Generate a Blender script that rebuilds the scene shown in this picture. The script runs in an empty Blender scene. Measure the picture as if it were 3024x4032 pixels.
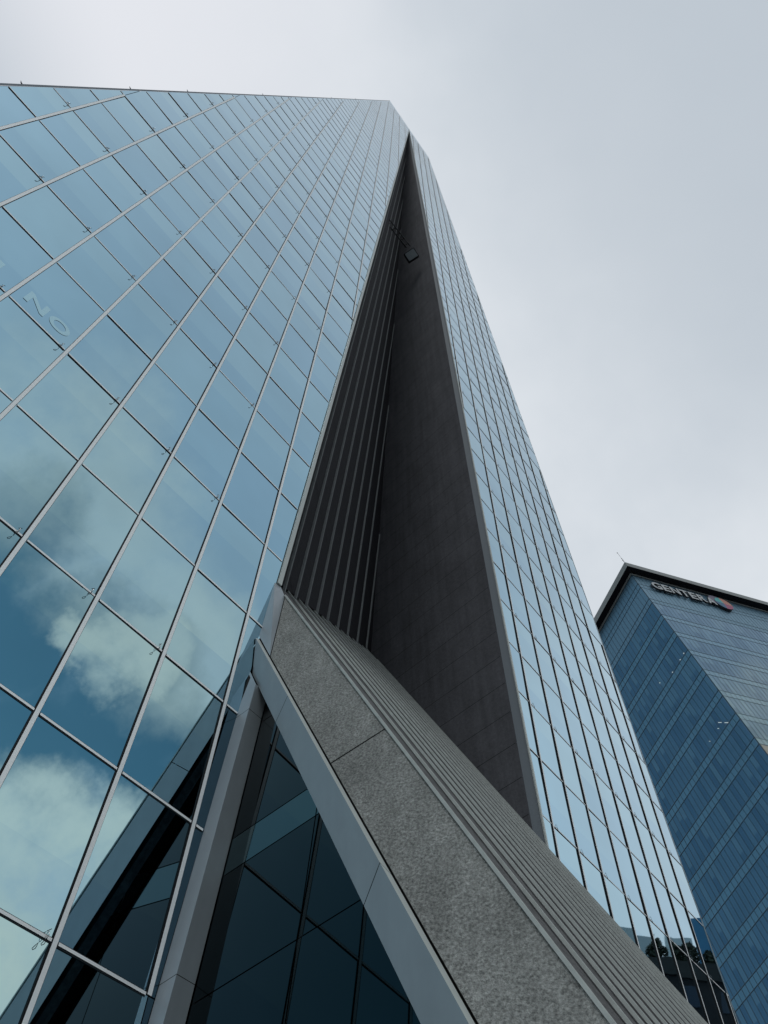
import bpy, bmesh, math, random
from mathutils import Vector, Matrix, Euler
random.seed(7)
C = bpy.context.scene.collection
R = math.radians
D = 7.2                      # metres from the lens to the glass facade
TH = 0.16292                 # outward lean of the glass facade
PH = 1.0093183               # heading of the far office block
CAMZ = 1.6

# ------------------------------------------------------------------ camera
MW = ((0.612482415, 0.674875784, 0.411591992),
      (-0.783034411, 0.589295019, 0.198968569),
      (-0.108270042, -0.444155443, 0.889383798))
cam_d = bpy.data.cameras.new('camera')
cam = bpy.data.objects.new('camera', cam_d); C.objects.link(cam)
rt = Vector((MW[0][0], MW[1][0], MW[2][0])); dn = Vector((MW[0][1], MW[1][1], MW[2][1])); fw = Vector((MW[0][2], MW[1][2], MW[2][2]))
m = Matrix((rt, -dn, -fw)).transposed().to_4x4(); m.translation = Vector((0, 0, CAMZ))
cam.matrix_world = m
cam_d.sensor_width = 36.0
cam_d.lens = 3064.464 / 4032 * 36.0
cam_d.clip_start = 0.05; cam_d.clip_end = 3000
bpy.context.scene.camera = cam
def project(w):              # world point -> fraction of the frame (only used to choose which panes show largest)
    v = Vector(w) - Vector((0, 0, CAMZ)); z = v.dot(fw)
    if z <= 0.05: return None
    return (0.5 + 3064.46 * v.dot(rt) / z / 3024, 0.5 + 3064.46 * v.dot(dn) / z / 4032, z)

# ------------------------------------------------------------------ sky
def azel(az, el): return (math.cos(R(az)) * math.cos(R(el)), math.sin(R(az)) * math.cos(R(el)), math.sin(R(el)))
SUN_AZ, SUN_EL = 214, 52
world = bpy.data.worlds.new('World'); bpy.context.scene.world = world; world.use_nodes = True
wt = world.node_tree; wt.nodes.clear()
def wn(t, **k):
    n = wt.nodes.new(t)
    for a, v in k.items(): setattr(n, a, v)
    return n
wl = wt.links.new
tc = wn('ShaderNodeTexCoord')
def wmath(op, a, b=None, clamp=False):
    n = wn('ShaderNodeMath', operation=op, use_clamp=clamp)
    for i, v in enumerate((a, b)):
        if v is None: continue
        if isinstance(v, (int, float)): n.inputs[i].default_value = v
        else: wl(v, n.inputs[i])
    return n.outputs[0]
def wnoise(scale, detail, rough, off):
    mp = wn('ShaderNodeMapping'); mp.inputs['Location'].default_value = off; wl(tc.outputs['Generated'], mp.inputs['Vector'])
    n = wn('ShaderNodeTexNoise'); n.inputs['Scale'].default_value = scale; n.inputs['Detail'].default_value = detail
    n.inputs['Roughness'].default_value = rough; wl(mp.outputs[0], n.inputs['Vector']); return n
warp = wnoise(8.0, 9.0, 0.62, (3.1, 1.7, 0.4))
wv = wn('ShaderNodeVectorMath', operation='SUBTRACT'); wl(warp.outputs['Color'], wv.inputs[0]); wv.inputs[1].default_value = (0.5, 0.5, 0.5)
wv2 = wn('ShaderNodeVectorMath', operation='SCALE'); wl(wv.outputs[0], wv2.inputs[0]); wv2.inputs['Scale'].default_value = 0.17
wv3 = wn('ShaderNodeVectorMath', operation='ADD'); wl(tc.outputs['Generated'], wv3.inputs[0]); wl(wv2.outputs[0], wv3.inputs[1])
wdir = wn('ShaderNodeVectorMath', operation='NORMALIZE'); wl(wv3.outputs[0], wdir.inputs[0])
def blob(d, r0, r1, warped=True):    # 1 inside r0 degrees of direction d, 0 beyond r1
    v = Vector(d).normalized()
    n = wn('ShaderNodeVectorMath', operation='DOT_PRODUCT'); wl(wdir.outputs[0] if warped else tc.outputs['Generated'], n.inputs[0]); n.inputs[1].default_value = v
    mr = wn('ShaderNodeMapRange', interpolation_type='SMOOTHSTEP'); wl(n.outputs['Value'], mr.inputs['Value'])
    mr.inputs['From Min'].default_value = math.cos(R(r1)); mr.inputs['From Max'].default_value = math.cos(R(r0))
    return mr.outputs[0]
def wmix(f, a, b):
    n = wn('ShaderNodeMix', data_type='RGBA')
    if isinstance(f, (int, float)): n.inputs[0].default_value = f
    else: wl(f, n.inputs[0])
    for i, v in ((6, a), (7, b)):
        if isinstance(v, tuple): n.inputs[i].default_value = (*v, 1)
        else: wl(v, n.inputs[i])
    return n.outputs[2]
sky = wn('ShaderNodeTexSky', sky_type='NISHITA'); sky.sun_disc = False
sky.sun_elevation = R(SUN_EL); sky.sun_rotation = R(90 - SUN_AZ)
sk = wn('ShaderNodeVectorMath', operation='SCALE'); wl(sky.outputs[0], sk.inputs[0]); sk.inputs['Scale'].default_value = 0.085
soft = wnoise(2.6, 5.0, 0.55, (0, 0, 0))
sr = wn('ShaderNodeMapRange'); wl(soft.outputs['Fac'], sr.inputs['Value']); sr.inputs['From Min'].default_value = 0.33; sr.inputs['From Max'].default_value = 0.67
base = wmix(sr.outputs[0], (0.60, 0.655, 0.715), (0.76, 0.80, 0.845))
base = wmix(blob(azel(160, 66), 3, 34, False), base, (0.78, 0.80, 0.85))
base = wmix(wmath('MULTIPLY', blob(azel(-62, 52), 3, 36, False), 0.85), base, (0.485, 0.545, 0.61))
base = wmix(blob(azel(118, 40), 14, 42, False), base, (0.20, 0.30, 0.38))
base = wmix(blob(azel(-27, 24), 6, 26, False), base, (0.75, 0.79, 0.84))
base = wmix(blob(azel(205, 32), 18, 42, False), base, (1.08, 1.12, 1.16))
BL = [((0.12, -0.78, 0.62), 2, 6), ((0.23, -0.807, 0.543), 2, 6), ((0.27, -0.767, 0.585), 1.5, 5), ((0.328, -0.756, 0.567), 1.5, 5),
      ((0.289, -0.833, 0.472), 2, 7), ((0.341, -0.791, 0.507), 2, 6), ((0.39, -0.758, 0.525), 1.5, 5), ((0.41, -0.778, 0.477), 1.5, 5),
      ((0.15, -0.84, 0.52), 3, 8), ((0.2, -0.87, 0.44), 3, 8)]
bsum = None
for d, a, b in BL:
    o = blob(d, a, b); bsum = o if bsum is None else wmath('MAXIMUM', bsum, o)
CL = [((0.342, -0.868, 0.372), 3, 6), ((0.40, -0.86, 0.33), 3, 8), ((0.425, -0.82, 0.40), 2, 5), ((0.212, -0.721, 0.659), 2, 7.5),
      ((0.295, -0.718, 0.631), 2, 6.5), ((0.10, -0.70, 0.70), 2, 9), ((0.36, -0.705, 0.609), 2, 7), ((0.31, -0.748, 0.588), 1.2, 4.2), ((0.27, -0.77, 0.57), 0.6, 2.6)]
csum = None
for d, a, b in CL:
    o = blob(d, a, b)
    if d[2] > 0.6: o = wmath('MULTIPLY', o, 0.5)
    elif d[2] > 0.5: o = wmath('MULTIPLY', o, 0.8)
    csum = o if csum is None else wmath('MAXIMUM', csum, o)
shade = wnoise(11.0, 7.0, 0.62, (5.0, 2.0, 1.0))
wisp = wn('ShaderNodeMapRange', interpolation_type='SMOOTHSTEP'); wl(shade.outputs['Fac'], wisp.inputs['Value']); wisp.inputs['From Min'].default_value = 0.25; wisp.inputs['From Max'].default_value = 0.55
wisp.inputs['To Min'].default_value = 0.45
csum = wmath('MULTIPLY', csum, wisp.outputs[0])
cloudc = wmix(shade.outputs['Fac'], (0.70, 0.69, 0.66), (1.20, 1.03, 0.83))
tint = wn('ShaderNodeVectorMath', operation='MULTIPLY'); wl(sk.outputs[0], tint.inputs[0]); tint.inputs[1].default_value = (0.90, 1.20, 0.95)
col = wmix(bsum, base, tint.outputs[0])
col = wmix(csum, col, cloudc)
bg = wn('ShaderNodeBackground'); wl(col, bg.inputs['Color']); bg.inputs['Strength'].default_value = 1.0
wo = wn('ShaderNodeOutputWorld'); wl(bg.outputs[0], wo.inputs['Surface'])
sun_d = bpy.data.lights.new('sun', 'SUN'); sun_d.energy = 0.6; sun_d.angle = R(14); sun_d.color = (1.0, 0.985, 0.96)
sun = bpy.data.objects.new('sun', sun_d); C.objects.link(sun)
sun.rotation_euler = Vector(azel(SUN_AZ, SUN_EL)).to_track_quat('Z', 'Y').to_euler()
vs = bpy.context.scene.view_settings
vs.view_transform = 'Standard'; vs.look = 'None'; vs.exposure = 0.0; vs.gamma = 1.0
try: bpy.context.scene.cycles.max_bounces = 8; bpy.context.scene.cycles.glossy_bounces = 5
except Exception: pass

# ------------------------------------------------------------------ materials
def mat(name, color, rough=0.5, metal=0.0, noise=None, bump=None, spec=0.5, emit=None, coords='Object', streak=0):
    m = bpy.data.materials.new(name); m.use_nodes = True
    nt = m.node_tree; b = nt.nodes['Principled BSDF']; L = nt.links.new
    b.inputs['Base Color'].default_value = (*color, 1); b.inputs['Roughness'].default_value = rough; b.inputs['Metallic'].default_value = metal
    b.inputs['Specular IOR Level'].default_value = spec
    t = nt.nodes.new('ShaderNodeTexCoord')
    if noise:                # list of (scale, amount, detail)
        cur = None
        for sc, amt, det in noise:
            n = nt.nodes.new('ShaderNodeTexNoise'); n.inputs['Scale'].default_value = sc; n.inputs['Detail'].default_value = det; n.inputs['Roughness'].default_value = 0.6
            L(t.outputs[coords], n.inputs['Vector'])
            r = nt.nodes.new('ShaderNodeMapRange'); L(n.outputs['Fac'], r.inputs['Value'])
            r.inputs['From Min'].default_value = 0.3; r.inputs['From Max'].default_value = 0.7
            r.inputs['To Min'].default_value = 1 - amt; r.inputs['To Max'].default_value = 1 + amt
            if cur is None: cur = r.outputs[0]
            else:
                q = nt.nodes.new('ShaderNodeMath'); q.operation = 'MULTIPLY'; L(cur, q.inputs[0]); L(r.outputs[0], q.inputs[1]); cur = q.outputs[0]
        if streak:           # faint vertical weathering runs
            mp = nt.nodes.new('ShaderNodeMapping'); mp.inputs['Scale'].default_value = (4.5, 4.5, 0.22); L(t.outputs[coords], mp.inputs['Vector'])
            n = nt.nodes.new('ShaderNodeTexNoise'); n.inputs['Scale'].default_value = 1.0; n.inputs['Detail'].default_value = 5; L(mp.outputs[0], n.inputs['Vector'])
            r = nt.nodes.new('ShaderNodeMapRange'); L(n.outputs['Fac'], r.inputs['Value'])
            r.inputs['From Min'].default_value = 0.3; r.inputs['From Max'].default_value = 0.7; r.inputs['To Min'].default_value = 1 - streak; r.inputs['To Max'].default_value = 1 + streak
            q = nt.nodes.new('ShaderNodeMath'); q.operation = 'MULTIPLY'; L(cur, q.inputs[0]); L(r.outputs[0], q.inputs[1]); cur = q.outputs[0]
        v = nt.nodes.new('ShaderNodeVectorMath'); v.operation = 'SCALE'; v.inputs[0].default_value = color; L(cur, v.inputs['Scale'])
        L(v.outputs[0], b.inputs['Base Color'])
    if bump:                 # (scale, strength, distance, detail)
        n = nt.nodes.new('ShaderNodeTexNoise'); n.inputs['Scale'].default_value = bump[0]; n.inputs['Detail'].default_value = bump[3]; n.inputs['Roughness'].default_value = 0.65
        L(t.outputs[coords], n.inputs['Vector'])
        bp = nt.nodes.new('ShaderNodeBump'); bp.inputs['Strength'].default_value = bump[1]; bp.inputs['Distance'].default_value = bump[2]
        L(n.outputs['Fac'], bp.inputs['Height']); L(bp.outputs[0], b.inputs['Normal'])
    if emit:
        b.inputs['Emission Color'].default_value = (*emit[0], 1); b.inputs['Emission Strength'].default_value = emit[1]
    return m
def glass(name, color, rough=0.015, bump=(0.6, 0.35, 0.005, 1.0)):
    return mat(name, color, rough, 1.0, noise=[(0.35, 0.06, 3)], bump=bump)
M = {}
M['glass'] = glass('tinted_mirror_glass', (0.305, 0.505, 0.615))
M['glass_b'] = glass('tinted_mirror_glass_cool', (0.285, 0.48, 0.60))
M['glass_c'] = glass('tinted_mirror_glass_pale', (0.33, 0.53, 0.625))
M['letter'] = glass('etched_glass_lettering', (0.36, 0.56, 0.63), 0.22)
M['glass_refl'] = glass('dark_reflection_glass', (0.075, 0.14, 0.185))  # dark reflection beside the column put into the pane colour
M['lobby'] = glass('dark_lobby_glass', (0.007, 0.017, 0.022), 0.02)
M['lobby_band'] = glass('paler_lobby_glass', (0.036, 0.068, 0.078), 0.05)  # paler row across the lobby glazing
M['black'] = mat('black_gasket', (0.006, 0.008, 0.010), 0.6, spec=0.2)
M['gasket'] = mat('slate_gasket', (0.018, 0.028, 0.034), 0.6, spec=0.2)
M['fin'] = mat('silver_anodised_cap', (0.80, 0.85, 0.86), 0.5, 0.1)
M['metal'] = mat('grey_metal_cladding', (0.232, 0.272, 0.292), 0.38, 0.25, noise=[(0.6, 0.06, 3), (5, 0.03, 4)], streak=0.05)
M['metal_b'] = mat('lilac_grey_cladding', (0.25, 0.29, 0.318), 0.42, 0.2, noise=[(0.6, 0.06, 3), (5, 0.03, 4)], streak=0.05)
M['metal_pale'] = mat('pale_and_skylit_metal', (0.40, 0.445, 0.43), 0.4, 0.2, noise=[(0.6, 0.06, 3), (5, 0.03, 4)], streak=0.05)  # pale metal of the recess trims; painted sky brightness on the soffit bevel
M['steel'] = mat('stainless_ring', (0.35, 0.36, 0.36), 0.25, 1.0)
M['concrete'] = mat('bush_hammered_concrete', (0.218, 0.232, 0.224), 0.9, streak=0.13, noise=[(36, 0.52, 4), (11, 0.12, 4), (1.2, 0.08, 3), (0.35, 0.16, 3)], bump=(34, 1.0, 0.045, 4), spec=0.2)
M['concrete_strip'] = mat('pitted_concrete', (0.088, 0.091, 0.093), 0.9, streak=0.14, noise=[(13, 0.34, 5), (1.5, 0.12, 3)], bump=(16, 0.8, 0.02, 5), spec=0.2)
M['concrete_shaded'] = mat('shaded_concrete_panel', (0.076, 0.081, 0.092), 0.9, noise=[(9, 0.14, 5), (0.8, 0.12, 3)], streak=0.14, bump=(14, 0.5, 0.015, 4), spec=0.2)  # recess shade put into a darker copy of the concrete
M['rib_shaded'] = mat('shaded_concrete_rib', (0.135, 0.15, 0.155), 0.8, noise=[(6, 0.10, 3)], spec=0.2)  # rib concrete with the recess shade put into its colour
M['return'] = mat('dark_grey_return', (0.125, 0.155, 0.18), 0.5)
M['concrete_deep_shade'] = mat('deep_shade_concrete', (0.016, 0.017, 0.021), 0.9, noise=[(9, 0.2, 5)], bump=(14, 0.5, 0.015, 4), spec=0.15)  # same concrete again, deeper recess shade put into the colour
M['rib'] = mat('smooth_concrete_rib', (0.30, 0.335, 0.325), 0.75, noise=[(6, 0.10, 3)], spec=0.3)
M['joint'] = mat('panel_joint', (0.02, 0.02, 0.02), 0.9, spec=0.1)
M['plaza'] = mat('plaza_paving', (0.36, 0.37, 0.37), 0.85, noise=[(1.2, 0.12, 4), (14, 0.1, 3)])
M['asphalt'] = mat('asphalt', (0.09, 0.094, 0.098), 0.9, noise=[(6, 0.15, 4)])
M['white'] = mat('road_paint', (0.7, 0.7, 0.68), 0.7)
M['dark_wall'] = mat('dark_stained_render', (0.010, 0.012, 0.015), 0.9, noise=[(0.7, 0.25, 4)])
M['parapet'] = mat('grey_parapet', (0.022, 0.027, 0.028), 0.9, noise=[(0.9, 0.2, 4)])
M['dark_window'] = mat('dark_window', (0.02, 0.03, 0.05), 0.15)
M['leaf'] = mat('conifer_leaf', (0.022, 0.034, 0.020), 0.8, noise=[(5, 0.4, 3)])
M['bark'] = mat('bark', (0.05, 0.04, 0.03), 0.9)
M['off_v'] = glass('office_vision_glass', (0.125, 0.235, 0.33), 0.03, (0.5, 0.2, 0.004, 1.0))
M['off_v2'] = glass('office_vision_glass_deep', (0.10, 0.20, 0.295), 0.03, (0.5, 0.2, 0.004, 1.0))
M['off_v3'] = glass('office_blind_glass', (0.155, 0.275, 0.365), 0.05, (0.5, 0.2, 0.004, 1.0))
M['off_s'] = glass('office_spandrel_glass', (0.175, 0.31, 0.40), 0.06, (0.5, 0.2, 0.004, 1.0))
M['off_t'] = mat('office_top_panel', (0.15, 0.27, 0.36), 0.42, 0.8)
M['off_m'] = mat('office_mullion', (0.035, 0.070, 0.10), 0.5)
M['slab'] = mat('grey_fascia', (0.17, 0.19, 0.19), 0.6, noise=[(2, 0.06, 3)])
M['soffit'] = mat('black_soffit', (0.010, 0.010, 0.014), 0.7, spec=0.2)
M['sign_face'] = mat('sign_face', (0.34, 0.37, 0.385), 0.5)
M['sign_side'] = mat('sign_side', (0.02, 0.026, 0.034), 0.6)
for k, c in dict(e_grey=(0.13, 0.12, 0.17), e_teal=(0.06, 0.30, 0.31), e_orange=(0.36, 0.17, 0.13), e_navy=(0.035, 0.11, 0.20), e_magenta=(0.26, 0.06, 0.13)).items():
    M[k] = mat('emblem' + k[1:], c, 0.5)
M['beige'] = mat('beige_stone', (0.36, 0.35, 0.30), 0.8, noise=[(1.5, 0.1, 3)])
M['lamp'] = mat('lit_ceiling_lamp', (0.9, 0.9, 0.85), 0.5, emit=((1.0, 0.97, 0.88), 0.55))
M['haze_block'] = mat('hazed_distant_wall', (0.42, 0.50, 0.52), 0.9)  # distance haze put into the flat wall colour

# ------------------------------------------------------------------ helpers
def tag(o, label=None, cat=None, group=None, kind=None):
    for k, v in (('label', label), ('category', cat), ('group', group), ('kind', kind)):
        if v: o[k] = v
    return o
def empty(name, parent=None, loc=(0, 0, 0), rot=(0, 0, 0)):
    o = bpy.data.objects.new(name, None); C.objects.link(o); o.location = loc; o.rotation_euler = rot
    o.empty_display_size = 0.3
    if parent: o.parent = parent
    return o
class MB:
    def __init__(s): s.v = []; s.f = []; s.m = []; s.mats = []
    def mi(s, m):
        if m not in s.mats: s.mats.append(m)
        return s.mats.index(m)
    def poly(s, pts, m):
        i = len(s.v); s.v += [tuple(p) for p in pts]; s.f.append(tuple(range(i, i + len(pts)))); s.m.append(s.mi(m))
    def hexa(s, a, m, fm=None):      # a: 8 corners, bottom ring 0-3 then top ring 4-7; fm: face index -> material
        i = len(s.v); s.v += [tuple(p) for p in a]
        for k, q in enumerate(((3, 2, 1, 0), (4, 5, 6, 7), (0, 1, 5, 4), (1, 2, 6, 5), (2, 3, 7, 6), (3, 0, 4, 7))):
            s.f.append(tuple(i + j for j in q)); s.m.append(s.mi((fm or {}).get(k, m)))
    def box(s, lo, hi, m, fm=None):
        x0, y0, z0 = lo; x1, y1, z1 = hi
        s.hexa([(x0, y0, z0), (x1, y0, z0), (x1, y1, z0), (x0, y1, z0), (x0, y0, z1), (x1, y0, z1), (x1, y1, z1), (x0, y1, z1)], m, fm)
    def bar(s, a, b, w, h, up, m):   # bar from a to b, w across, h along up (sits on the line, rising along up)
        a = Vector(a); b = Vector(b); d = (b - a).normalized(); up = Vector(up); up = (up - up.dot(d) * d).normalized(); sd = d.cross(up) * (w / 2)
        s.hexa([a - sd, a + sd, a + sd + up * h, a - sd + up * h, b - sd, b + sd, b + sd + up * h, b - sd + up * h], m)
    def tube(s, pts, r, m, n=6, closed=False):
        pts = [Vector(p) for p in pts]; rings = []
        for k, p in enumerate(pts):
            q0 = pts[k - 1] if (k or closed) else p; q1 = pts[(k + 1) % len(pts)] if (k + 1 < len(pts) or closed) else p
            t = (q1 - q0).normalized(); u = t.orthogonal().normalized() if not k else (u - u.dot(t) * t).normalized(); v = t.cross(u)
            i = len(s.v); s.v += [tuple(p + (u * math.cos(2 * math.pi * j / n) + v * math.sin(2 * math.pi * j / n)) * r) for j in range(n)]; rings.append(i)
        rr = list(zip(rings, rings[1:])) + ([(rings[-1], rings[0])] if closed else [])
        for a, b in rr:
            for j in range(n): s.f.append((a + j, a + (j + 1) % n, b + (j + 1) % n, b + j)); s.m.append(s.mi(m))
        if not closed:
            s.f.append(tuple(rings[0] + j for j in range(n))[::-1]); s.m.append(s.mi(m)); s.f.append(tuple(rings[-1] + j for j in range(n))); s.m.append(s.mi(m))
    def build(s, name, parent=None, smooth=False):
        me = bpy.data.meshes.new(name); me.from_pydata(s.v, [], s.f)
        for q in s.mats: me.materials.append(M[q])
        me.polygons.foreach_set('material_index', s.m)
        if smooth: me.polygons.foreach_set('use_smooth', [True] * len(s.f))
        me.update()
        o = bpy.data.objects.new(name, me); C.objects.link(o)
        if parent: o.parent = parent
        return o
def clip(poly, a, b, c):             # keep a*x + b*z <= c, poly of (x, z)
    out = []
    for i, p in enumerate(poly):
        q = poly[(i + 1) % len(poly)]; dp = a * p[0] + b * p[1] - c; dq = a * q[0] + b * q[1] - c
        if dp <= 0: out.append(p)
        if (dp < 0 < dq) or (dq < 0 < dp): t = dp / (dp - dq); out.append((p[0] + t * (q[0] - p[0]), p[1] + t * (q[1] - p[1])))
    return out
def area(p): return abs(sum(p[i][0] * p[(i + 1) % len(p)][1] - p[(i + 1) % len(p)][0] * p[i][1] for i in range(len(p)))) / 2

# ------------------------------------------------------------------ ground
def sheet(name, x0, y0, x1, y1, z, m):
    b = MB(); b.poly([(x0, y0, z), (x1, y0, z), (x1, y1, z), (x0, y1, z)], m); return tag(b.build(name), kind='structure')
sheet('ground', -1500, -1500, 1500, 1500, -0.16, 'asphalt')
b = MB(); b.box((-60, -9, -0.15), (60, 45, 0.0), 'plaza'); tag(b.build('plaza'), kind='structure')
b = MB(); b.box((-60, -30, -0.15), (60, -24, 0.0), 'plaza'); tag(b.build('pavement'), kind='structure')
b = MB()
for i in range(-9, 10): b.poly([(i * 6, -16.6, -0.155), (i * 6 + 3, -16.6, -0.155), (i * 6 + 3, -16.4, -0.155), (i * 6, -16.4, -0.155)], 'white')
tag(b.build('road_markings'), kind='structure')

# ------------------------------------------------------------------ glass tower (lean frame: x along the facade, y into it, z up the glass)
ZB = -0.39
st, ct = math.sin(TH), math.cos(TH)
tower = empty('glass_tower', None, (0, D * ct - D * ZB * st, CAMZ + D * st + D * ZB * ct), (TH, 0, 0))
tag(tower, 'tall leaning blue mirror glass tower with dark triangular recess and concrete blade', 'tower')
TM = Matrix.Translation(tower.location) @ Matrix.Rotation(TH, 4, 'X')
def P(x, n, z): return Vector((x * D, (n - 1) * D, (z - ZB) * D))
TOP = 17.25
XL = lambda z: -0.831 + 0.10125 * z          # slanting left edge
XR = lambda z: 3.735 - 0.0895 * z            # slanting right edge
XG = lambda z: 0.784 + 0.0484 * (z - 1.62)   # left lip of the recess
XO = lambda z: 2.110 - 0.03638 * (z - 1.568) # right lip of the recess
DZ = 0.2825; Z0 = 0.566
rows = [Z0 + DZ * k for k in range(-4, 60)]
rows = [z for z in rows if z > ZB] ; rows = [ZB] + rows + [TOP]
GL = [0.378 + 0.171 * i if i >= 0 else 0.378 + 0.1685 * i for i in range(-8, 10)]
GR = [2.175 + 0.172 * i for i in range(-9, 10)]
TG = [(0.378 + 0.171 * i, k) for i in range(3) for k in range(3)]
panes = []   # (screen size, polygon)
def lines_of(reg): return reg
REG_L = [(1, -0.0484, 0.784 - 0.0484 * 1.62), (-1, 0.10125, 0.831), (0, 1, TOP)]
REG_R = [(-1, -0.03638, -(2.110 + 0.03638 * 1.568) ), (1, 0.0895, 3.735), (0, 1, TOP)]
REG_B = [(1, 0.03638, 2.110 + 0.03638 * 1.568), (-1, 0, -0.815), (0, 1, 1.50)]
def scr(poly):
    cx = sum(p[0] for p in poly) / len(poly); cz = sum(p[1] for p in poly) / len(poly)
    pr = [project(TM @ P(x, 1, z)) for x, z in poly]
    if any(q is None for q in pr): return 0
    c = project(TM @ P(cx, 1, cz))
    if not (-0.05 < c[0] < 1.05 and -0.05 < c[1] < 1.05): return 0
    return area([(q[0] * 3, q[1] * 4) for q in pr])
def cells(grid, reg, hidden=False):
    ends = sorted(grid); ends = [ends[0] - 0.17] + ends + [ends[-1] + 0.17]
    for k in range(len(rows) - 1):
        for i in range(len(ends) - 1):
            g = 0.0011
            p = [(ends[i] + g, rows[k] + g), (ends[i + 1] - g, rows[k] + g), (ends[i + 1] - g, rows[k + 1] - g), (ends[i] + g, rows[k + 1] - g)]
            for a, b_, c in reg:
                p = clip(p, a, b_, c - 0.001)
                if len(p) < 3: break
            if len(p) >= 3 and area(p) > 1e-5: panes.append((0 if hidden else scr(p), p))
cells(GL, REG_L); cells(GR, REG_R); cells(GR, REG_B, True)
panes.sort(key=lambda t: -t[0])
def pane_into(mb, p):
    cx = sum(q[0] for q in p) / len(p); cz = sum(q[1] for q in p) / len(p)
    ta = random.gauss(0, 0.0028); tb = random.gauss(0, 0.0028)
    g = random.choice(['glass', 'glass', 'glass', 'glass_b', 'glass_c'])
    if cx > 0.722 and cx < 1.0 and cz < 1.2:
        mb.poly([P(x, 1 + ta * (x - cx), z) for x, z in p], 'glass_refl'); return
    row = int(math.floor((cz - Z0) / DZ)); zs_ = Z0 + DZ * (row + (0.60 if row % 2 else 0.36))
    for a_, c_, gg in ((1, zs_, g if row % 2 else 'glass_b'), (-1, -zs_, 'glass_c' if row % 2 else g)):
        q = clip(p, 0, a_, c_)
        if len(q) >= 3: mb.poly([P(x, 1 + ta * (x - cx) + tb * (z - cz), z) for x, z in q], gg)
for i, (s, p) in enumerate(panes[:100]):
    b = MB(); pane_into(b, p); b.build('glass_pane', tower)
b = MB()
for s, p in panes[100:]: pane_into(b, p)
o = b.build('glass_pane', tower); tag(o, kind='stuff', label='small panes higher up and farther along the facade')
# body behind the glass
b = MB()
def body(pts, n0, n1, m):
    f = [P(x, n0, z) for x, z in pts]; k = [P(x, n1, z) for x, z in pts]
    return f, k
i_ = 0.004
outL = [(XL(ZB) + i_, ZB), (XG(ZB) - i_, ZB), (XG(TOP), TOP), (XL(TOP) + i_, TOP)]
outR = [(XO(ZB) + i_, ZB), (XR(ZB) - i_, ZB), (XR(TOP) - i_, TOP), (XO(TOP) + i_, TOP)]
b.poly([P(x, 1.008, z) for x, z in outL], 'black'); b.poly([P(x, 1.008, z) for x, z in outR], 'black')
b.poly([P(x, 1.008, z) for x, z in [(0.815, ZB), (XO(ZB), ZB), (XO(1.5), 1.5), (0.815, 1.5)]], 'black')
b.poly([P(x, 1.008, z) for x, z in [(XG(17.12), 17.12), (XO(17.12), 17.12), (XO(TOP), TOP), (XG(TOP), TOP)]], 'black')
b.build('backing_wall', tower)
b = MB(); NB = 5.2
b.poly([P(XL(ZB), 1.002, ZB), P(XL(TOP), 1.002, TOP), P(XL(TOP), NB, TOP), P(XL(ZB), NB, ZB)], 'glass')
b.poly([P(XR(ZB), 1.002, ZB), P(XR(ZB), NB, ZB), P(XR(TOP), NB, TOP), P(XR(TOP), 1.002, TOP)], 'glass')
b.poly([P(XL(ZB), NB, ZB), P(XL(TOP), NB, TOP), P(XR(TOP), NB, TOP), P(XR(ZB), NB, ZB)], 'glass')
b.build('side_wall', tower)
b = MB(); b.hexa([P(XL(TOP), 1.001, TOP), P(XR(TOP), 1.001, TOP), P(XR(TOP), NB, TOP), P(XL(TOP), NB, TOP)] + [P(XL(TOP), 1.001, TOP + .03), P(XR(TOP), 1.001, TOP + .03), P(XR(TOP), NB, TOP + .03), P(XL(TOP), NB, TOP + .03)], 'metal')
b.build('roof', tower)
# vertical fins
FW, FD = 0.056, 0.018
def fin(x, z0, z1, FD=0.018):
    if z1 - z0 < 0.2: return
    a = P(x, 1, z0); c = P(x, 1, z1); w = FW / 2; g = 0.018 if x > 0.1 else 0.006
    b = MB()
    fm = {2: 'fin'}
    b.box((a.x - w, -FD, a.z), (a.x + w, -0.003, c.z), 'black', fm)
    b.box((a.x - w - g, -0.012, a.z), (a.x - w, -0.003, c.z), 'black')
    b.box((a.x + w, -0.012, a.z), (a.x + w + 0.006, -0.003, c.z), 'black')
    b.build('mullion_fin', tower)
def snap_down(z): return Z0 + DZ * math.floor((z - Z0) / DZ)
def snap_up(z): return Z0 + DZ * math.ceil((z - Z0) / DZ)
for x in GL:
    ze = min(TOP, (x + 0.831) / 0.10125)
    zt = snap_down(ze - 0.15)
    zl = 1.62 + (x - 0.784) / 0.0484
    zb = ZB if x < XG(ZB) - 0.02 else max(Z0, snap_up(zl + 0.1))
    if x > XL(0) + 0.05 and zt > zb: fin(x, zb, zt)
for x in GR:
    ze = min(TOP, (3.735 - x) / 0.0895); zt = snap_down(ze - 0.12)
    zb = ZB if x > XO(ZB) + 0.01 else snap_up(1.568 + (2.110 - x) / 0.03638 + 0.12)
    if x < XR(0) - 0.03 and x > 1.56: fin(x, zb, min(zt, TOP - 0.1), 0.034)
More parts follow.
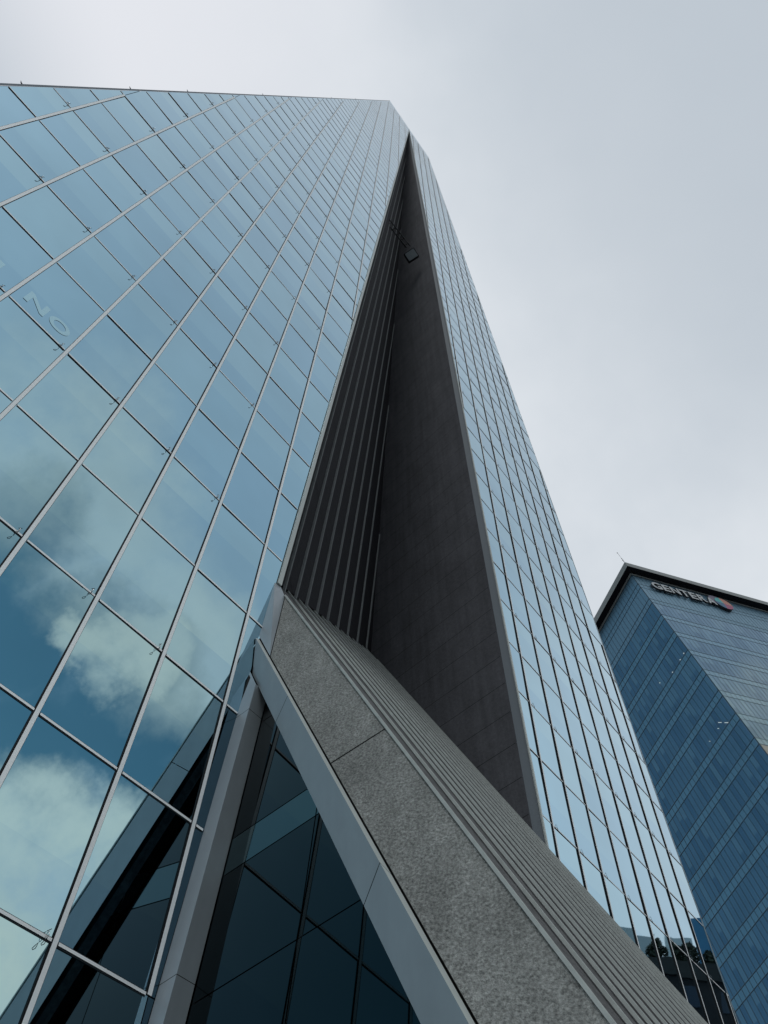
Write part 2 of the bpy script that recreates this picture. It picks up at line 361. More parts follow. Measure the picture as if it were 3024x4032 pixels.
# transoms
def transom(xa, xb, z):
    if xb - xa < 0.01: return
    a = P(xa, 1, z); c = P(xb, 1, z); b = MB(); h = 0.018
    b.box((a.x, -0.036, a.z - h), (c.x, -0.003, a.z + h), 'black', {2: 'fin'})
    b.box((a.x, -0.010, a.z - h - 0.018), (c.x, -0.003, a.z - h), 'black')
    b.build('transom', tower)
def spans(xa, xb, grid, half):
    xs = [x for x in grid if xa < x < xb]; cur = xa; out = []
    for x in xs:
        out.append((cur, x - half)); cur = x + half
    out.append((cur, xb)); return out
TR = []
hw = 0.006
zs = [Z0 + DZ * k for k in range(-3, 59)]
for k, z in enumerate(zs):
    for grid, xa, xb in ((GL, XL(z) + 0.004, XG(z) - 0.004), (GR, XO(z) + 0.004, XR(z) - 0.004)):
        b = MB()
        for s, e in spans(xa, xb, grid, hw):
            if e - s < 0.004: continue
            a = P(s, 1, z); c = P(e, 1, z); h = 0.016
            b.box((a.x, -0.013, a.z - h), (c.x, -0.003, a.z + h), 'gasket', {2: 'fin'})
            b.box((a.x, -0.005, a.z - h - 0.016), (c.x, -0.003, a.z - h), 'gasket')
            b.box((a.x, -0.005, a.z + h), (c.x, -0.003, a.z + h + 0.010), 'gasket')
        if b.v: b.build('transom', tower)
# cleaning-cradle hooks on every second transom
def hook_into(b, x, z, sgn):
    c = P(x, 1, z); c.y = -0.045
    b.tube([c + Vector((0, 0.026 * math.cos(t), 0.034 * math.sin(t))) for t in [2 * math.pi * j / 10 for j in range(10)]], 0.004, 'steel', 5, True)
    t0 = c + Vector((0, -0.02, -0.035)); dx = Vector((sgn * 0.028, 0, -0.075)); wv_ = Vector((0.017, 0, 0.006))
    b.tube([t0, t0 + dx * 0.5 + wv_ * 0.6, t0 + dx * 0.9 + wv_ * 0.9, t0 + dx * 1.1, t0 + dx * 0.9 - wv_ * 0.9, t0 + dx * 0.5 - wv_ * 0.6], 0.0038, 'black', 5, True)
    b.tube([c + Vector((-0.02, 0, 0.03)), c + Vector((0.02, 0, 0.07))], 0.004, 'black', 5)
hooks = []
for k in range(0, 58, 2):
    z = Z0 + DZ * k
    for x in GL:
        if XL(z) + 0.05 < x < XG(z) - 0.03 and x < 0.66 + 0.0484 * (z - 1.6): hooks.append((x - 0.017, z, -1))
    for x in GR:
        if XO(z) + 0.01 < x < XR(z) - 0.04: hooks.append((x + 0.017, z, 1))
def hk(t):
    p = project(TM @ P(t[0], 1, t[1]))
    return -1 if (p is None or not (-0.02 < p[0] < 1.02 and -0.02 < p[1] < 1.02)) else 1 / p[2]
hooks.sort(key=lambda t: -hk(t))
for h in hooks[:100]:
    b = MB(); hook_into(b, *h); b.build('safety_hook', tower)
b = MB()
for h in hooks[100:]: hook_into(b, *h)
tag(b.build('safety_hook', tower), kind='stuff')
# edge trims
def strip(name, pts_a, pts_b, m, parent=tower):
    b = MB()
    for i in range(len(pts_a) - 1): b.poly([pts_a[i], pts_a[i + 1], pts_b[i + 1], pts_b[i]], m)
    return b.build(name, parent)
def edge_bar(name, x0, z0, x1, z1, w, d, m):
    b = MB(); a = P(x0, 1, z0); c = P(x1, 1, z1); b.hexa([a + Vector((0, -d, 0)), a + Vector((w, -d, 0)), a + Vector((w, 0.0, 0)), a + Vector((0, 0.0, 0)), c + Vector((0, -d, 0)), c + Vector((w, -d, 0)), c + Vector((w, 0.0, 0)), c + Vector((0, 0.0, 0))], m)
    return b.build(name, tower)
edge_bar('edge_trim', XL(ZB) - 0.006, ZB, XL(TOP) - 0.006, TOP, 0.045, 0.012, 'off_m')
edge_bar('edge_trim', XR(ZB) - 0.002, ZB, XR(TOP) - 0.002, TOP, 0.05, 0.012, 'metal')
edge_bar('recess_trim', XG(1.60) + 0.0015, 1.60, XG(17.12) + 0.0015, 17.12, 0.095, 0.035, 'metal_pale')
edge_bar('recess_trim', XO(1.50) - 0.010, 1.50, XO(17.12) - 0.010, 17.12, 0.070, 0.035, 'metal_pale')
# roof-edge anchors seen as small specks on the slanting edge
for x, z in ((-0.565, 2.64), (-0.475, 3.52), (-0.40, 4.27), (-0.23, 5.93), (0.1, 9.2), (0.32, 11.4)):
    b = MB(); c = P(XL(z) - 0.006, 1, z)
    b.hexa([c + Vector(q) for q in ((0, -.01, -.03), (.03, -.01, -.03), (.03, .02, -.03), (0, .02, -.03), (-.06, -.01, .02), (-.03, -.01, .02), (-.03, .01, .02), (-.06, .01, .02))], 'black')
    b.tube([c + Vector((-.02, 0, 0)), c + Vector((-.08, 0, .07))], 0.007, 'black', 5); b.build('roof_anchor', tower)

# ---- recess: ribbed wall, smooth wall
DV = Vector((-0.0384, -0.48369, -0.87439))
def F(x, n, z): return Vector((x, n, z))
A = F(0.800, 1.04, 1.667); V = F(2.166, 1.846, 3.099); AP = F(1.545, 1.04, 17.1); PU = F(2.099, 1.0, 1.570)
L0 = F(0.815, 1.0, 1.583); PUB = PU - DV * (0.04 / 0.48369)
def PP(v): return P(v.x, v.y, v.z)
def wall_bands(name, a, v, ap, step, gap, m, zoff=0.0):
    # triangle a-v-ap cut into horizontal panels; a and v lie low, ap is the apex
    b = MB(); nrm = (v - a).cross(ap - a).normalized()
    if nrm.dot(-a) < 0: nrm = -nrm
    b.poly([PP(q - nrm * 0.004) for q in (a, v, ap)], 'joint')
    # frame in plane: parameter along z
    zmin = min(a.z, v.z); z = zmin - (zmin % step) + zoff
    while z < ap.z:
        lo, hi = z + gap / 2, z + step - gap / 2
        poly = [a, v, ap]
        for sgn, lim in ((-1, -lo), (1, hi)):
            out = []
            for i, p in enumerate(poly):
                q = poly[(i + 1) % len(poly)]; dp = sgn * p.z - lim; dq = sgn * q.z - lim
                if dp <= 0: out.append(p)
                if (dp < 0 < dq) or (dq < 0 < dp): out.append(p + (q - p) * (dp / (dp - dq)))
            poly = out
            if len(poly) < 3: break
        if len(poly) >= 3: b.poly([PP(q) for q in poly], m)
        z += step
    return b.build(name, tower), nrm
smooth, nR = wall_bands('smooth_wall', PUB, V, AP, 0.1525, 0.0022, 'concrete_shaded', 0.034)
ribbed, nL = wall_bands('ribbed_wall', A, V, AP, 0.61, 0.0030, 'concrete_deep_shade')
e1 = V - A; e2 = AP - A
for c in (0.058, 0.127, 0.201, 0.284, 0.380, 0.487, 0.607, 0.745, 0.900):
    s0 = A + e1 * c
    # nearly parallel to the lip, spreading slightly with depth
    k = 0.42 * c
    d = e2 + e1 * k
    # end at the valley line: c + k h + h = 1
    h = (1 - c) / (1 + k) if c > 0.3 else 0.93
    h = min((1 - c) / (1 + k), 0.93)
    b = MB(); b.bar(PP(s0 - d * 0.01), PP(s0 + d * h), 0.062 + 0.02 * c, 0.055, nL, 'rib_shaded'); b.build('rib', ribbed)
# returns
zt_ = 17.1
strip('recess_return', [P(XO(1.5), 0.999, 1.5), P(XO(zt_), 0.999, zt_)], [P(XO(1.5) - .004, 1.045, 1.5), P(1.545, 1.045, zt_)], 'return')
strip('recess_return', [P(XG(1.6) + .012, 0.999, 1.6), P(XG(zt_) + .012, 0.999, zt_)], [P(0.797, 1.045, 1.6), P(1.545, 1.045, zt_)], 'metal')

# ---- entrance blade of concrete
DK = F(0.769, 1, 1.378); SO = F(0.7716, 1, 1.2608); FC = F(0.7575, 1, 1.367)
TE = 2.35
def at(v, t): return PP(v + DV * t)
nb = DV.cross(PU - L0).normalized()
if nb.dot(-L0) < 0: nb = -nb
blade = None
def wl_t(p0):     # parameter where the sloping strip meets the ribbed wall
    nl = (V - A).cross(AP - A); den = nl.dot(DV)
    return nl.dot(A - p0) / den
b = MB()
t0 = 0.124; tj = 0.66
SI = F(0.79, 0, 0) - F(0.769, 0, 0)
def inset(v, e): return F(v.x + e, v.y, v.z)
# rough side in three panels with dark joints
def side_panel(ta, tb_, jl):
    b = MB(); gp = 0.0016
    z = lambda v, t: PP(v + DV * t)
    b.poly([z(DK, ta[0] + gp), z(DK, tb_[0] - gp), z(L0, tb_[1] - gp), z(L0, ta[1] + gp)], 'concrete'); return b
tds = [(0.124, 0.014), (0.601, 0.768), (1.32, 1.487), (TE, TE)]
blade_root = MB()
E = 0.010
q = lambda v, t: PP(inset(v, E) + DV * t)
UB = F(2.099, 1, 1.30)
def ring(t): return [q(SO, t), q(DK, t), q(L0 - nb * 0.002, t), PP(PU - nb * 0.002 + DV * t), PP(UB + DV * t)]
r0 = ring(-1.62); r1 = ring(TE)
for i in range(5): blade_root.poly([r0[i], r0[(i + 1) % 5], r1[(i + 1) % 5], r1[i]], 'joint' if i < 2 else 'concrete_strip')
blade_root.poly(r0, 'joint'); blade_root.poly(r1[::-1], 'joint')
blade = blade_root.build('concrete_blade', tower)
for i in range(3):
    b = side_panel(tds[i], tds[i + 1], 0); b.build('side_panel', blade)
# sloping stepped face: strips and ribs
NS = 16; cs = [0.0, 0.075, 0.145, 0.202, 0.262, 0.330, 0.395, 0.460, 0.530, 0.604, 0.685, 0.763, 0.838, 0.912, 0.980]
for j in range(len(cs)):
    p0 = L0 + (PU - L0) * cs[j]; ts = max(-1.62, wl_t(p0) - 0.02); ts = max(ts, -1.6)
    if cs[j] < 0.03: ts = 0.014
    b = MB(); w = 0.050 if j else 0.055
    b.bar(PP(p0 + DV * ts), PP(p0 + DV * TE), w, 0.030, nb, 'rib'); b.build('rib', blade)
# metal soffit trim along the lower edge, in lengths
tj = [(0.004, 0.004, 0.004), (0.245, 0.33, 0.372), (0.78, 0.86, 0.884), (1.32, 1.40, 1.43), (TE, TE, TE)]
for i in range(4):
    g = 0.0008; b = MB(); a_, c_ = tj[i], tj[i + 1]
    b.poly([at(SO, a_[0] + g), at(SO, c_[0] - g), at(FC, c_[1] - g), at(FC, a_[1] + g)], 'metal')
    b.poly([at(FC, a_[1] + g), at(FC, c_[1] - g), at(inset(DK - F(0, 0, 0.006), -.001), c_[2] - g), at(inset(DK - F(0, 0, 0.006), -.001), a_[2] + g)], 'metal_pale')  # upward bevel: brightness from the sky put into a paler metal
    b.build('soffit_trim', blade)
# corner cladding between facade and blade
b = MB(); e = 0.0012
b.poly([P(.7685 - e, 1.0, 1.380), P(.7642 - e, .9405, 1.2705), P(.8145 - e, .9938, 1.5715), P(.800, 1.0, 1.600), P(.7785 - e, 1.0, 1.597)], 'metal_b')
b.poly([P(.7685 - e, 1.0, 1.380), P(.7785 - e, 1.0, 1.597), P(.800, 1.0, 1.600), P(.800, 1.002, 1.380)], 'metal_b')
b.build('corner_cladding', blade)

# ---- metal column and lobby glass under the blade
xs = lambda z: .769 + .0439 * (z - 1.378)
def zso(n): return 1.2608 + (n - 1) * (DV.z / DV.y)     # soffit height at depth n
NC = 0.9655; CW = 0.037
b = MB()
cuts = [ZB, 0.052, 0.586, 1.12, 1.30]
for i in range(4):
    a, c = cuts[i] + 0.0006, cuts[i + 1] - 0.0006
    if i == 3: a = cuts[3] + 0.0006
    sl = 0.164
    za, zc = a, c
    b.poly([P(xs(za), 1.0, za - 0.0), P(xs(za), NC, za + 0.0345 * sl), P(xs(min(zc, zso(NC))), NC, min(zc + 0.0345 * sl, zso(NC))), P(xs(zc), 1.0, min(zc, zso(1)))], 'metal_b')
    b.poly([P(xs(za), NC, za + .0345 * sl), P(xs(za) + CW, NC, za + .0345 * sl), P(xs(min(zc, zso(NC))) + CW, NC, min(zc + .0345 * sl, zso(NC))), P(xs(min(zc, zso(NC))), NC, min(zc + .0345 * sl, zso(NC)))], 'metal')
b.poly([P(xs(ZB) + .001, 1.0, ZB), P(xs(ZB) + .001, NC + .001, ZB), P(xs(1.24) + .001, NC + .001, 1.19), P(xs(1.24) + .001, 1.0, 1.25)], 'joint')
b.poly([P(xs(ZB) + .001, NC + .001, ZB), P(xs(ZB) + CW, NC + .001, ZB), P(xs(1.19) + CW, NC + .001, 1.19), P(xs(1.19) + .001, NC + .001, 1.19)], 'joint')
b.build('corner_column', tower)
lob = MB()
def gx(z): return xs(z) + CW
ns = [NC - 0.003, 0.765, 0.525, 0.285, 0.165]
def ztr(z0, n): return z0 + 0.164 * (1 - n)
zlev = [ZB - 0.1, 0.0, 0.279, 0.556, 0.760, 0.832, 1.108, 1.4]
lobby = empty('lobby_glazing', tower)
for i in range(len(ns) - 1):
    for k in range(len(zlev) - 1):
        na, nb_ = ns[i] - 0.0012, ns[i + 1] + 0.0012
        poly = [(na, ztr(zlev[k], na) + .0012), (nb_, ztr(zlev[k], nb_) + .0012), (nb_, ztr(zlev[k + 1], nb_) - .0012), (na, ztr(zlev[k + 1], na) - .0012)]
        s_ = DV.z / DV.y        # z <= 1.2608 + (n-1)*s
        poly = clip(poly, -s_, 1, 1.2608 - s_ + 0.004)
        if len(poly) < 3 or area(poly) < 1e-5: continue
        g = MB(); cn = sum(p[0] for p in poly) / len(poly); cz = sum(p[1] for p in poly) / len(poly); ta = random.gauss(0, .0008); tb = random.gauss(0, .0008)
        g.poly([P(gx(z) + ta * (n - cn) + tb * (z - cz), n, z) for n, z in poly], 'lobby_band' if k == 4 else 'lobby'); g.build('lobby_pane', lobby)
g = MB(); n0 = NC
g.poly([P(gx(ZB) + .004, n0, ZB), P(gx(-.2) + .004, .12, ZB), P(gx(-.2) + .004, .165, -.25), P(gx(1.2) + .004, n0, 1.2)], 'black'); g.build('backing_frame', lobby)

# ---- floodlight on a bracket arm inside the recess
def ray_pt(px, py, dist):
    v = fw * 3064.46 + rt * (px - 1512) + dn * (py - 2016); return Vector((0, 0, CAMZ)) + v.normalized() * dist
FC_ = ray_pt(1620, 1003, 62.0)
fl = empty('floodlight', None, FC_[:])
tag(fl, 'small grey boxy floodlight on a double arm high inside the dark triangular recess', 'floodlight')
ex = (rt * 34 - dn * 22).normalized(); ey = (rt * 20 + dn * 28); ey = (ey - ey.dot(ex) * ex).normalized(); ez = ex.cross(ey)
if ez.dot(fw) < 0: ez = -ez
def obx(c, hx, hy, z0, z1, m, mb):
    mb.hexa([c + ex * i * hx + ey * j * hy + ez * k for k in (z0, z1) for i, j in ((-1, -1), (1, -1), (1, 1), (-1, 1))], m)
g = MB(); obx(Vector((0, 0, 0)), 0.44, 0.37, 0.03, 0.42, 'black', g); g.build('lamp_housing', fl)
g = MB(); obx(Vector((0, 0, 0)), 0.39, 0.32, 0.0, 0.03, 'metal', g); g.build('lamp_face', fl)
g = MB(); a0 = ray_pt(1518, 872, 60.5) - FC_; a1 = ray_pt(1600, 975, 62.3) - FC_; of = ray_pt(1534, 866, 60.6) - ray_pt(1518, 872, 60.5)
g.tube([a0, a1], 0.05, 'black', 6); g.tube([a0 + of, a1 + of], 0.04, 'black', 6)
for t in (0.1, 0.3, 0.5, 0.7, 0.9): g.tube([a0.lerp(a1, t), (a0 + of).lerp(a1 + of, t)], 0.03, 'black', 5)
g.build('bracket_arm', fl)

# ---- faint lettering on the glass, running along the facade
def text_mesh(name, s, size, extr, mface, mside, parent, font_scale_x=1.0, offset=0.0):
    cu = bpy.data.curves.new(name, 'FONT'); cu.body = s; cu.size = size; cu.extrude = extr; cu.offset = offset
    ob = bpy.data.objects.new(name + '_tmp', cu); C.objects.link(ob)
    dg = bpy.context.evaluated_depsgraph_get(); me = bpy.data.meshes.new_from_object(ob.evaluated_get(dg))
    bpy.data.objects.remove(ob); me.materials.clear(); me.materials.append(M[mface]); me.materials.append(M[mside])
    for p in me.polygons: p.material_index = 0 if abs(p.normal.z) > 0.7 else 1
    o = bpy.data.objects.new(name, me); C.objects.link(o); o.parent = parent; return o
def place_letter(ch, x0, x1, z0, z1, name, parent, extr, y, mf, ms, off=0.02, rot=(math.pi / 2, 0, 0), fn=None):
    o = text_mesh(name, ch, 1.0, extr, mf, ms, parent, offset=off)
    xsv = [v.co.x for v in o.data.vertices]; ysv = [v.co.y for v in o.data.vertices]
    mx, Mx, my, My = min(xsv), max(xsv), min(ysv), max(ysv)
    for v in o.data.vertices:
        fx = (v.co.x - mx) / (Mx - mx); fy = (v.co.y - my) / (My - my); zz = v.co.z
        v.co = fn(x0 + (x1 - x0) * fx, z0 + (z1 - z0) * fy, zz)
    o.data.update(); return o
for ch, x0, x1 in (('I', -0.196, -0.178), ('N', -0.103, -0.047), ('O', -0.037, 0.019)):
    place_letter(ch, x0, x1, 1.734, 1.784, 'glass_letter', tower, 0.0003, 0, 'letter', 'letter', 0.03, fn=lambda x, z, e: P(x, 1, z) + Vector((0, -0.0035 - e, 0)))

# ------------------------------------------------------------------ far office block
ux = Vector((math.cos(PH), math.sin(PH), 0)); uy = Vector((math.sin(PH), -math.cos(PH), 0)); uz = Vector((0, 0, 1))   # ux: left face, uy: right face
OC = Vector((80.3995, -0.2806, 0))
office = empty('office_block', None, OC[:], (0, 0, 0))
tag(office, 'far blue glass office block with a black-edged roof, right of the leaning tower', 'office building')
def Q(a, c, z): return ux * a + uy * c + uz * (z + CAMZ)     # z measured from eye height; a along left face, c along right face
LA, LR, HT = 46.0, 42.0, 100.05
BAY = 0.76
ZU = [67.69 + 4.2 * k for k in range(-16, 8)]; ZLW = [66.64 + 4.2 * k for k in range(-16, 8)]
def fpt(face, s, z, out=0.0):
    return Q(s, -out, z) if face == 'L' else Q(-out, s, z)   # out: proud of the face
g = MB(); 
for face, ln in (('L', LA), ('R', LR)):
    g.poly([fpt(face, 0.02, -CAMZ, -0.05), fpt(face, ln, -CAMZ, -0.05), fpt(face, ln, HT, -0.05), fpt(face, 0.02, HT, -0.05)], 'off_m')
g.poly([Q(LA, 0, -CAMZ), Q(LA, LR, -CAMZ), Q(LA, LR, HT), Q(LA, 0, HT)], 'off_v'); g.poly([Q(0, LR, -CAMZ), Q(LA, LR, -CAMZ), Q(LA, LR, HT), Q(0, LR, HT)], 'off_v')
g.build('building_core', office)
wins = []
for face, ln in (('L', LA), ('R', LR)):
    nb2 = int((ln - 0.05) / BAY)
    for k in range(len(ZU)):
        zlo = ZU[k]; zhi = ZLW[k + 1] if k + 1 < len(ZLW) else HT - 0.5
        if zhi > HT: zhi = HT - 0.5
        sp = MB(); tilt = 0
        for i in range(nb2):
            s0, s1 = 0.05 + BAY * i + 0.03, 0.05 + BAY * (i + 1) - 0.03
            o_ = random.gauss(0, 0.0015)
            sp.poly([fpt(face, s0, ZLW[k] + .04, -o_), fpt(face, s1, ZLW[k] + .04, o_), fpt(face, s1, ZU[k] - .04, o_), fpt(face, s0, ZU[k] - .04, -o_)], 'off_s' if k < len(ZU) - 2 else 'off_t')
            c = project(OC + fpt(face, (s0 + s1) / 2, (zlo + zhi) / 2)); vis = 0
            if c and -0.01 < c[0] < 1.01 and -0.01 < c[1] < 1.01 and c[0] > 0.775 + 0.23 * (c[1] - 0.6) / 0.4 * 0.5: vis = 1 / c[2]
            wins.append((vis, face, s0, s1, zlo + .04, zhi - .04))
        sp.build('spandrel_band', office)
wins.sort(key=lambda t: -t[0])
def win_into(g, face, s0, s1, z0, z1):
    o1, o2 = random.gauss(0, 0.002), random.gauss(0, 0.002)
    if z1 > TOPZ - 4.3:
        g.poly([fpt(face, s0, z0, o1), fpt(face, s1, z0, o2), fpt(face, s1, z1, o2), fpt(face, s0, z1, o1)], 'off_t'); return
    kind = random.random(); base_ = random.choice(['off_v', 'off_v', 'off_v', 'off_v2'])
    if kind < 0.22:
        zs_ = z0 + (z1 - z0) * random.choice([0.3, 0.45, 0.6])
        g.poly([fpt(face, s0, zs_, o1), fpt(face, s1, zs_, o2), fpt(face, s1, z1, o2), fpt(face, s0, z1, o1)], 'off_v3')
        g.poly([fpt(face, s0, z0, o1), fpt(face, s1, z0, o2), fpt(face, s1, zs_, o2), fpt(face, s0, zs_, o1)], 'off_v2')
    else:
        g.poly([fpt(face, s0, z0, o1), fpt(face, s1, z0, o2), fpt(face, s1, z1, o2), fpt(face, s0, z1, o1)], base_ if kind < 0.9 else 'off_v3')
TOPZ = max(w[5] for w in wins)
for w in wins[:100]:
    g = MB(); win_into(g, *w[1:]); g.build('window_pane', office)
g = MB()
for w in wins[100:]: win_into(g, *w[1:])
tag(g.build('window_pane', office), kind='stuff')
def ubar(g, face, s0, s1, z0, z1, out, m):
    g.hexa([fpt(face, s0, z0, 0.001), fpt(face, s1, z0, 0.001), fpt(face, s1, z0, out), fpt(face, s0, z0, out), fpt(face, s0, z1, 0.001), fpt(face, s1, z1, 0.001), fpt(face, s1, z1, out), fpt(face, s0, z1, out)], m)
for face, ln, ddd in (('L', LA, 0.028), ('R', LR, 0.015)):
    for i in range(0, int((ln - 0.05) / BAY) + 1):
        s = 0.05 + BAY * i; g = MB(); ubar(g, face, s - .022, s + .022, 0, HT, ddd, 'off_m'); g.build('window_mullion', office)
    for z in ZU + ZLW:
        g = MB(); hz = .035 if face == 'L' else .02; ubar(g, face, 0, ln, z - hz, z + hz, ddd + 0.012, 'off_m'); g.build('floor_rail', office)
# beige stone corner lower on the right face
g = MB(); g.poly([fpt('R', 0.05, -CAMZ, 0.02), fpt('R', LR, -CAMZ, 0.02), fpt('R', LR, 62.3, 0.02), fpt('R', 0.05, 62.3, 0.02)], 'beige')
for i in range(8):
    for k in range(6):
        s0 = 1.0 + i * 4.5; z0 = 59.2 - k * 4.2
        g.poly([fpt('R', s0, z0, 0.03), fpt('R', s0 + 3, z0, 0.03), fpt('R', s0 + 3, z0 + 1.9, 0.03), fpt('R', s0, z0 + 1.9, 0.03)], 'dark_window')
g.build('stone_wall', office)
# roof slab
OV = 1.15
g = MB()
g.hexa([Q(-OV, -OV, HT), Q(LA, -OV, HT), Q(LA, LR, HT), Q(-OV, LR, HT), Q(-OV, -OV, HT + 1.15), Q(LA, -OV, HT + 1.15), Q(LA, LR, HT + 1.15), Q(-OV, LR, HT + 1.15)], 'slab', {0: 'soffit', 1: 'slab'})
roof = g.build('roof_slab', office)
g = MB()
for face, ln in (('L', LA), ('R', LR)): ubar(g, face, -0.1 if face == 'L' else 0.0, ln, HT - 0.42, HT - 0.02, 0.10, 'slab')
g.build('roof_trim', office)
# lit lamps seen just inside the glass
for s, z in ((0.85, 80.5), (1.91, 80.45), (4.07, 80.44), (6.8, 81.47)):
    g = MB(); c = fpt('L', s, z, 0.03); g.hexa([c + ux * i + uz * k + uy * -j for j in (0, .03) for i, k in ((-.06, -.05), (.06, -.05), (.06, .05), (-.06, .05))], 'lamp'); g.build('ceiling_lamp', office)
for s, z, w in ((1.85, 67.95, .30), (2.6, 68.8, .30), (3.3, 68.5, .12), (5.4, 68.5, .1)):
    g = MB(); c = fpt('L', s, z, 0.03); dd_ = (ux * -1 + uz * -1.1).normalized()
    g.bar(c - dd_ * w, c + dd_ * w, .05, .03, -uy, 'lamp'); g.build('ceiling_lamp', office)
# sign
sign = empty('building_sign', None, (OC + fpt('R', 8, 97, 0.35))[:])
tag(sign, 'raised white capital letters and round coloured emblem under the roof of the far office block', 'sign')
so_ = fpt('R', 8, 97, 0.35)
word = 'GENTERA'; wd = dict(G=1.9, E=1.45, N=1.8, T=1.6, R=1.65, A=1.8); gap_ = 0.24
tot = sum(wd[c] for c in word) + gap_ * 6; SX0, SX1 = 2.35, 14.1; k_ = (SX1 - SX0) / tot; x_ = SX0
for ch in word:
    w_ = wd[ch] * k_
    place_letter(ch, x_, x_ + w_, 96.25, 98.15, 'sign_letter', sign, 0.16, 0, 'sign_face', 'sign_side', 0.025, fn=lambda s, z, e: fpt('R', s, z, 0.30 + e) - so_)
    x_ += w_ + gap_ * k_
def disc(s, z, r, o0, o1, m, a0=0, a1=360, nm='emblem'):
    g = MB(); n = 28; pf = [fpt('R', s, z, o1) - so_] if a1 - a0 < 360 else []
    ang = [R(a0 + (a1 - a0) * j / n) for j in range(n + (1 if a1 - a0 < 360 else 0))]
    fr = [fpt('R', s + r * math.cos(t), z + r * math.sin(t), o1) - so_ for t in ang]; bk = [fpt('R', s + r * math.cos(t), z + r * math.sin(t), o0) - so_ for t in ang]
    g.poly(pf + fr, m)
    for j in range(len(ang) - (1 if a1 - a0 < 360 else 0)): g.poly([fr[j], fr[(j + 1) % len(ang)], bk[(j + 1) % len(ang)], bk[j]], 'sign_side')
    return g.build(nm, sign)
disc(14.75, 98.0, 1.35, 0.05, 0.42, 'e_grey', nm='emblem_ring')
for a0, mm in ((97, 'e_teal'), (-8, 'e_orange'), (172, 'e_navy'), (262, 'e_magenta')):
    disc(15.75, 97.35, 1.55, 0.05, 0.50, mm, a0, a0 + (105 if a0 == -8 else 90 if a0 == 172 else 75 if a0 == 97 else 90), nm='emblem')
# aerial on the roof corner
ae = empty('roof_aerial', None, (OC + Q(-OV + .1, -OV + .1, HT + 1.15))[:])
tag(ae, 'thin black aerial standing on the roof corner of the far office block', 'aerial')
g = MB(); g.tube([(0, 0, 0), (0, 0, 3.1)], 0.02, 'black', 5); g.build('mast', ae)
for z, r in ((0.35, .10), (0.75, .13), (1.2, .10), (3.1, .10)):
    g = MB(); g.tube([(-.10, 0, z), (.12, .03, z + .16)], r * .6, 'black', 6); g.build('sensor', ae)

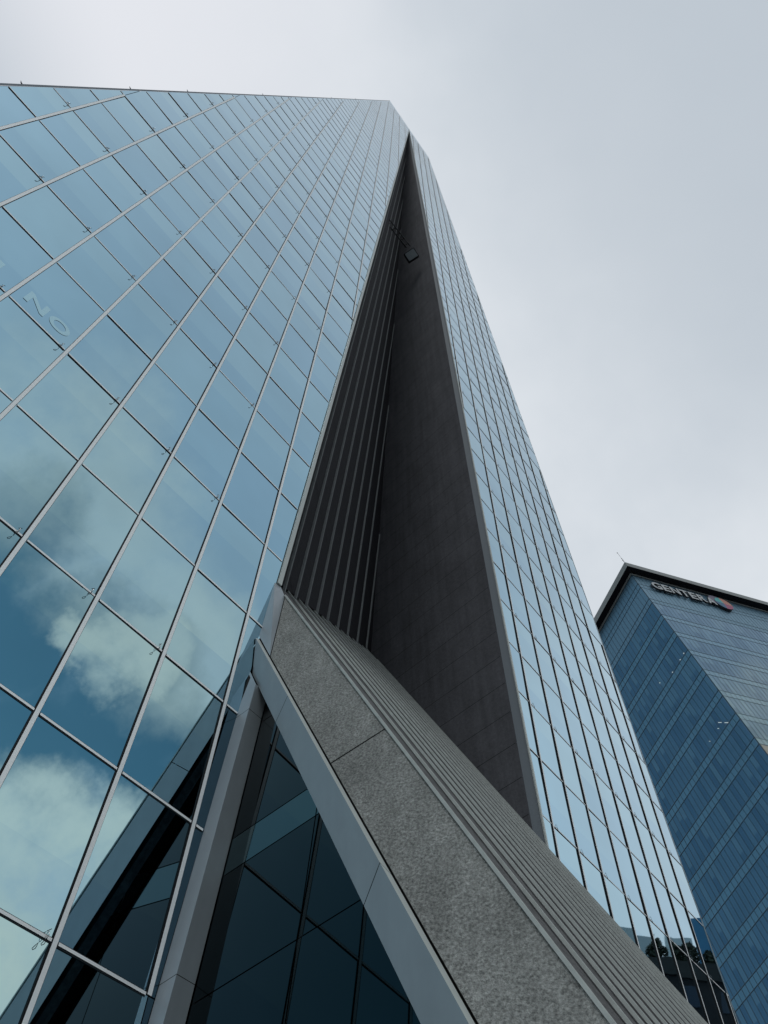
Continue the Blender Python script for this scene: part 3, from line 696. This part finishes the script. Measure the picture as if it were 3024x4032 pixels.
# ------------------------------------------------------------------ buildings and trees across the street, seen mirrored in the glass
def block(name, az0, az1, dist, el, depth, wallm, label, cat, windows=True, parapet=None):
    hgt = 3.94 + dist * math.tan(R(el)); am = R((az0 + az1) / 2)
    f = Vector((math.cos(am), math.sin(am), 0)); s = Vector((-math.sin(am), math.cos(am), 0)); w = dist * math.tan(R(abs(az1 - az0) / 2))
    o = empty(name, None, (Vector((0, 14.2, 0)) + f * dist)[:]); tag(o, label, cat)
    g = MB(); g.hexa([s * -w, s * w, s * w + f * depth, s * -w + f * depth] + [q_ + uz * hgt for q_ in (s * -w, s * w, s * w + f * depth, s * -w + f * depth)], wallm); g.build('wall', o)
    if parapet:
        g = MB(); e = f * -0.15
        for a_, b_ in ((s * -w, s * w),):
            g.hexa([a_ + e, b_ + e, b_ + f * .2, a_ + f * .2] + [q_ + uz * parapet for q_ in (a_ + e, b_ + e, b_ + f * .2, a_ + f * .2)], 'parapet')
        po = g.build('parapet', o); po.location = (0, 0, hgt - parapet + 0.15)
    if windows:
        z = hgt - 3.2
        while z > 1:
            x = -w + 1.2
            while x < w - 1.8:
                g = MB(); c = s * x + uz * z - f * 0.02; g.hexa([c, c + s * 1.2, c + s * 1.2 - f * .03, c - f * .03] + [q_ + uz * 1.5 for q_ in (c, c + s * 1.2, c + s * 1.2 - f * .03, c - f * .03)], 'dark_window'); g.build('window', o)
                x += 3.2
            z -= 3.4
    return o, f, s, w, hgt
o, f_, s_, w_, h_ = block('apartment_building', -46, -17.6, 70, 23.7, 14, 'dark_wall', 'low dark flat-roofed building mirrored at the foot of the right facade', 'building', True, 1.3)
def tree(root, h, r, seed, label):
    rd = random.Random(seed)
    t = empty('rooftop_tree', None, root); tag(t, label, 'tree', 'rooftop trees across the street')
    g = MB(); g.tube([(0, 0, 0), (0.03, 0, h * .4), (0, 0.02, h * .9)], 0.09, 'bark', 6); g.build('trunk', t)
    g = MB()
    for i in range(600):
        z = rd.uniform(0.05, 1.0); rr = r * max(0.05, 1 - (abs(z - .45) / .6) ** 2.2) * rd.uniform(.4, 1.1)
        a = rd.uniform(0, 6.283); c = Vector((rr * math.cos(a), rr * math.sin(a), z * h + rd.uniform(-.1, .1))); sz = rd.uniform(.10, .22)
        u = Vector((rd.gauss(0, 1), rd.gauss(0, 1), rd.gauss(0, 1))).normalized(); v = u.orthogonal().normalized()
        g.poly([c - u * sz, c + v * sz * .6, c + u * sz, c - v * sz * .6], 'leaf')
    g.build('crown', t)
for i, (az, hh, rr, lb) in enumerate(((-23.5, 1.9, .75, 'lone dark rooftop tree mirrored nearest the concrete blade'), (-21.95, 1.9, .75, 'left one of the close pair of dark rooftop trees in the mirror glass'),
        (-21.25, 2.1, .8, 'right one of the close pair, taller dark rooftop tree in the mirror glass'), (-19.9, 1.6, .6, 'small dark rooftop tree mirrored against the blue block at the glass edge'))):
    dd = 71.0 / math.cos(R(az + 31.8))
    tree((dd * math.cos(R(az)), 14.2 + dd * math.sin(R(az)), h_), hh, rr, i, lb)
block('glass_office', -20.7, -17.0, 78, 25.8, 3, 'off_v', 'blue glass mid-rise mirrored in the outermost panes of the right facade', 'office building', False)
block('distant_building', -44, -23.6, 150, 25.1, 20, 'haze_block', 'pale hazy block mirrored just above the dark roofline', 'building', False)
block('distant_building', -23.0, -20.9, 165, 24.8, 20, 'haze_block', 'narrow pale hazy block mirrored behind the close pair of rooftop trees', 'building', False)
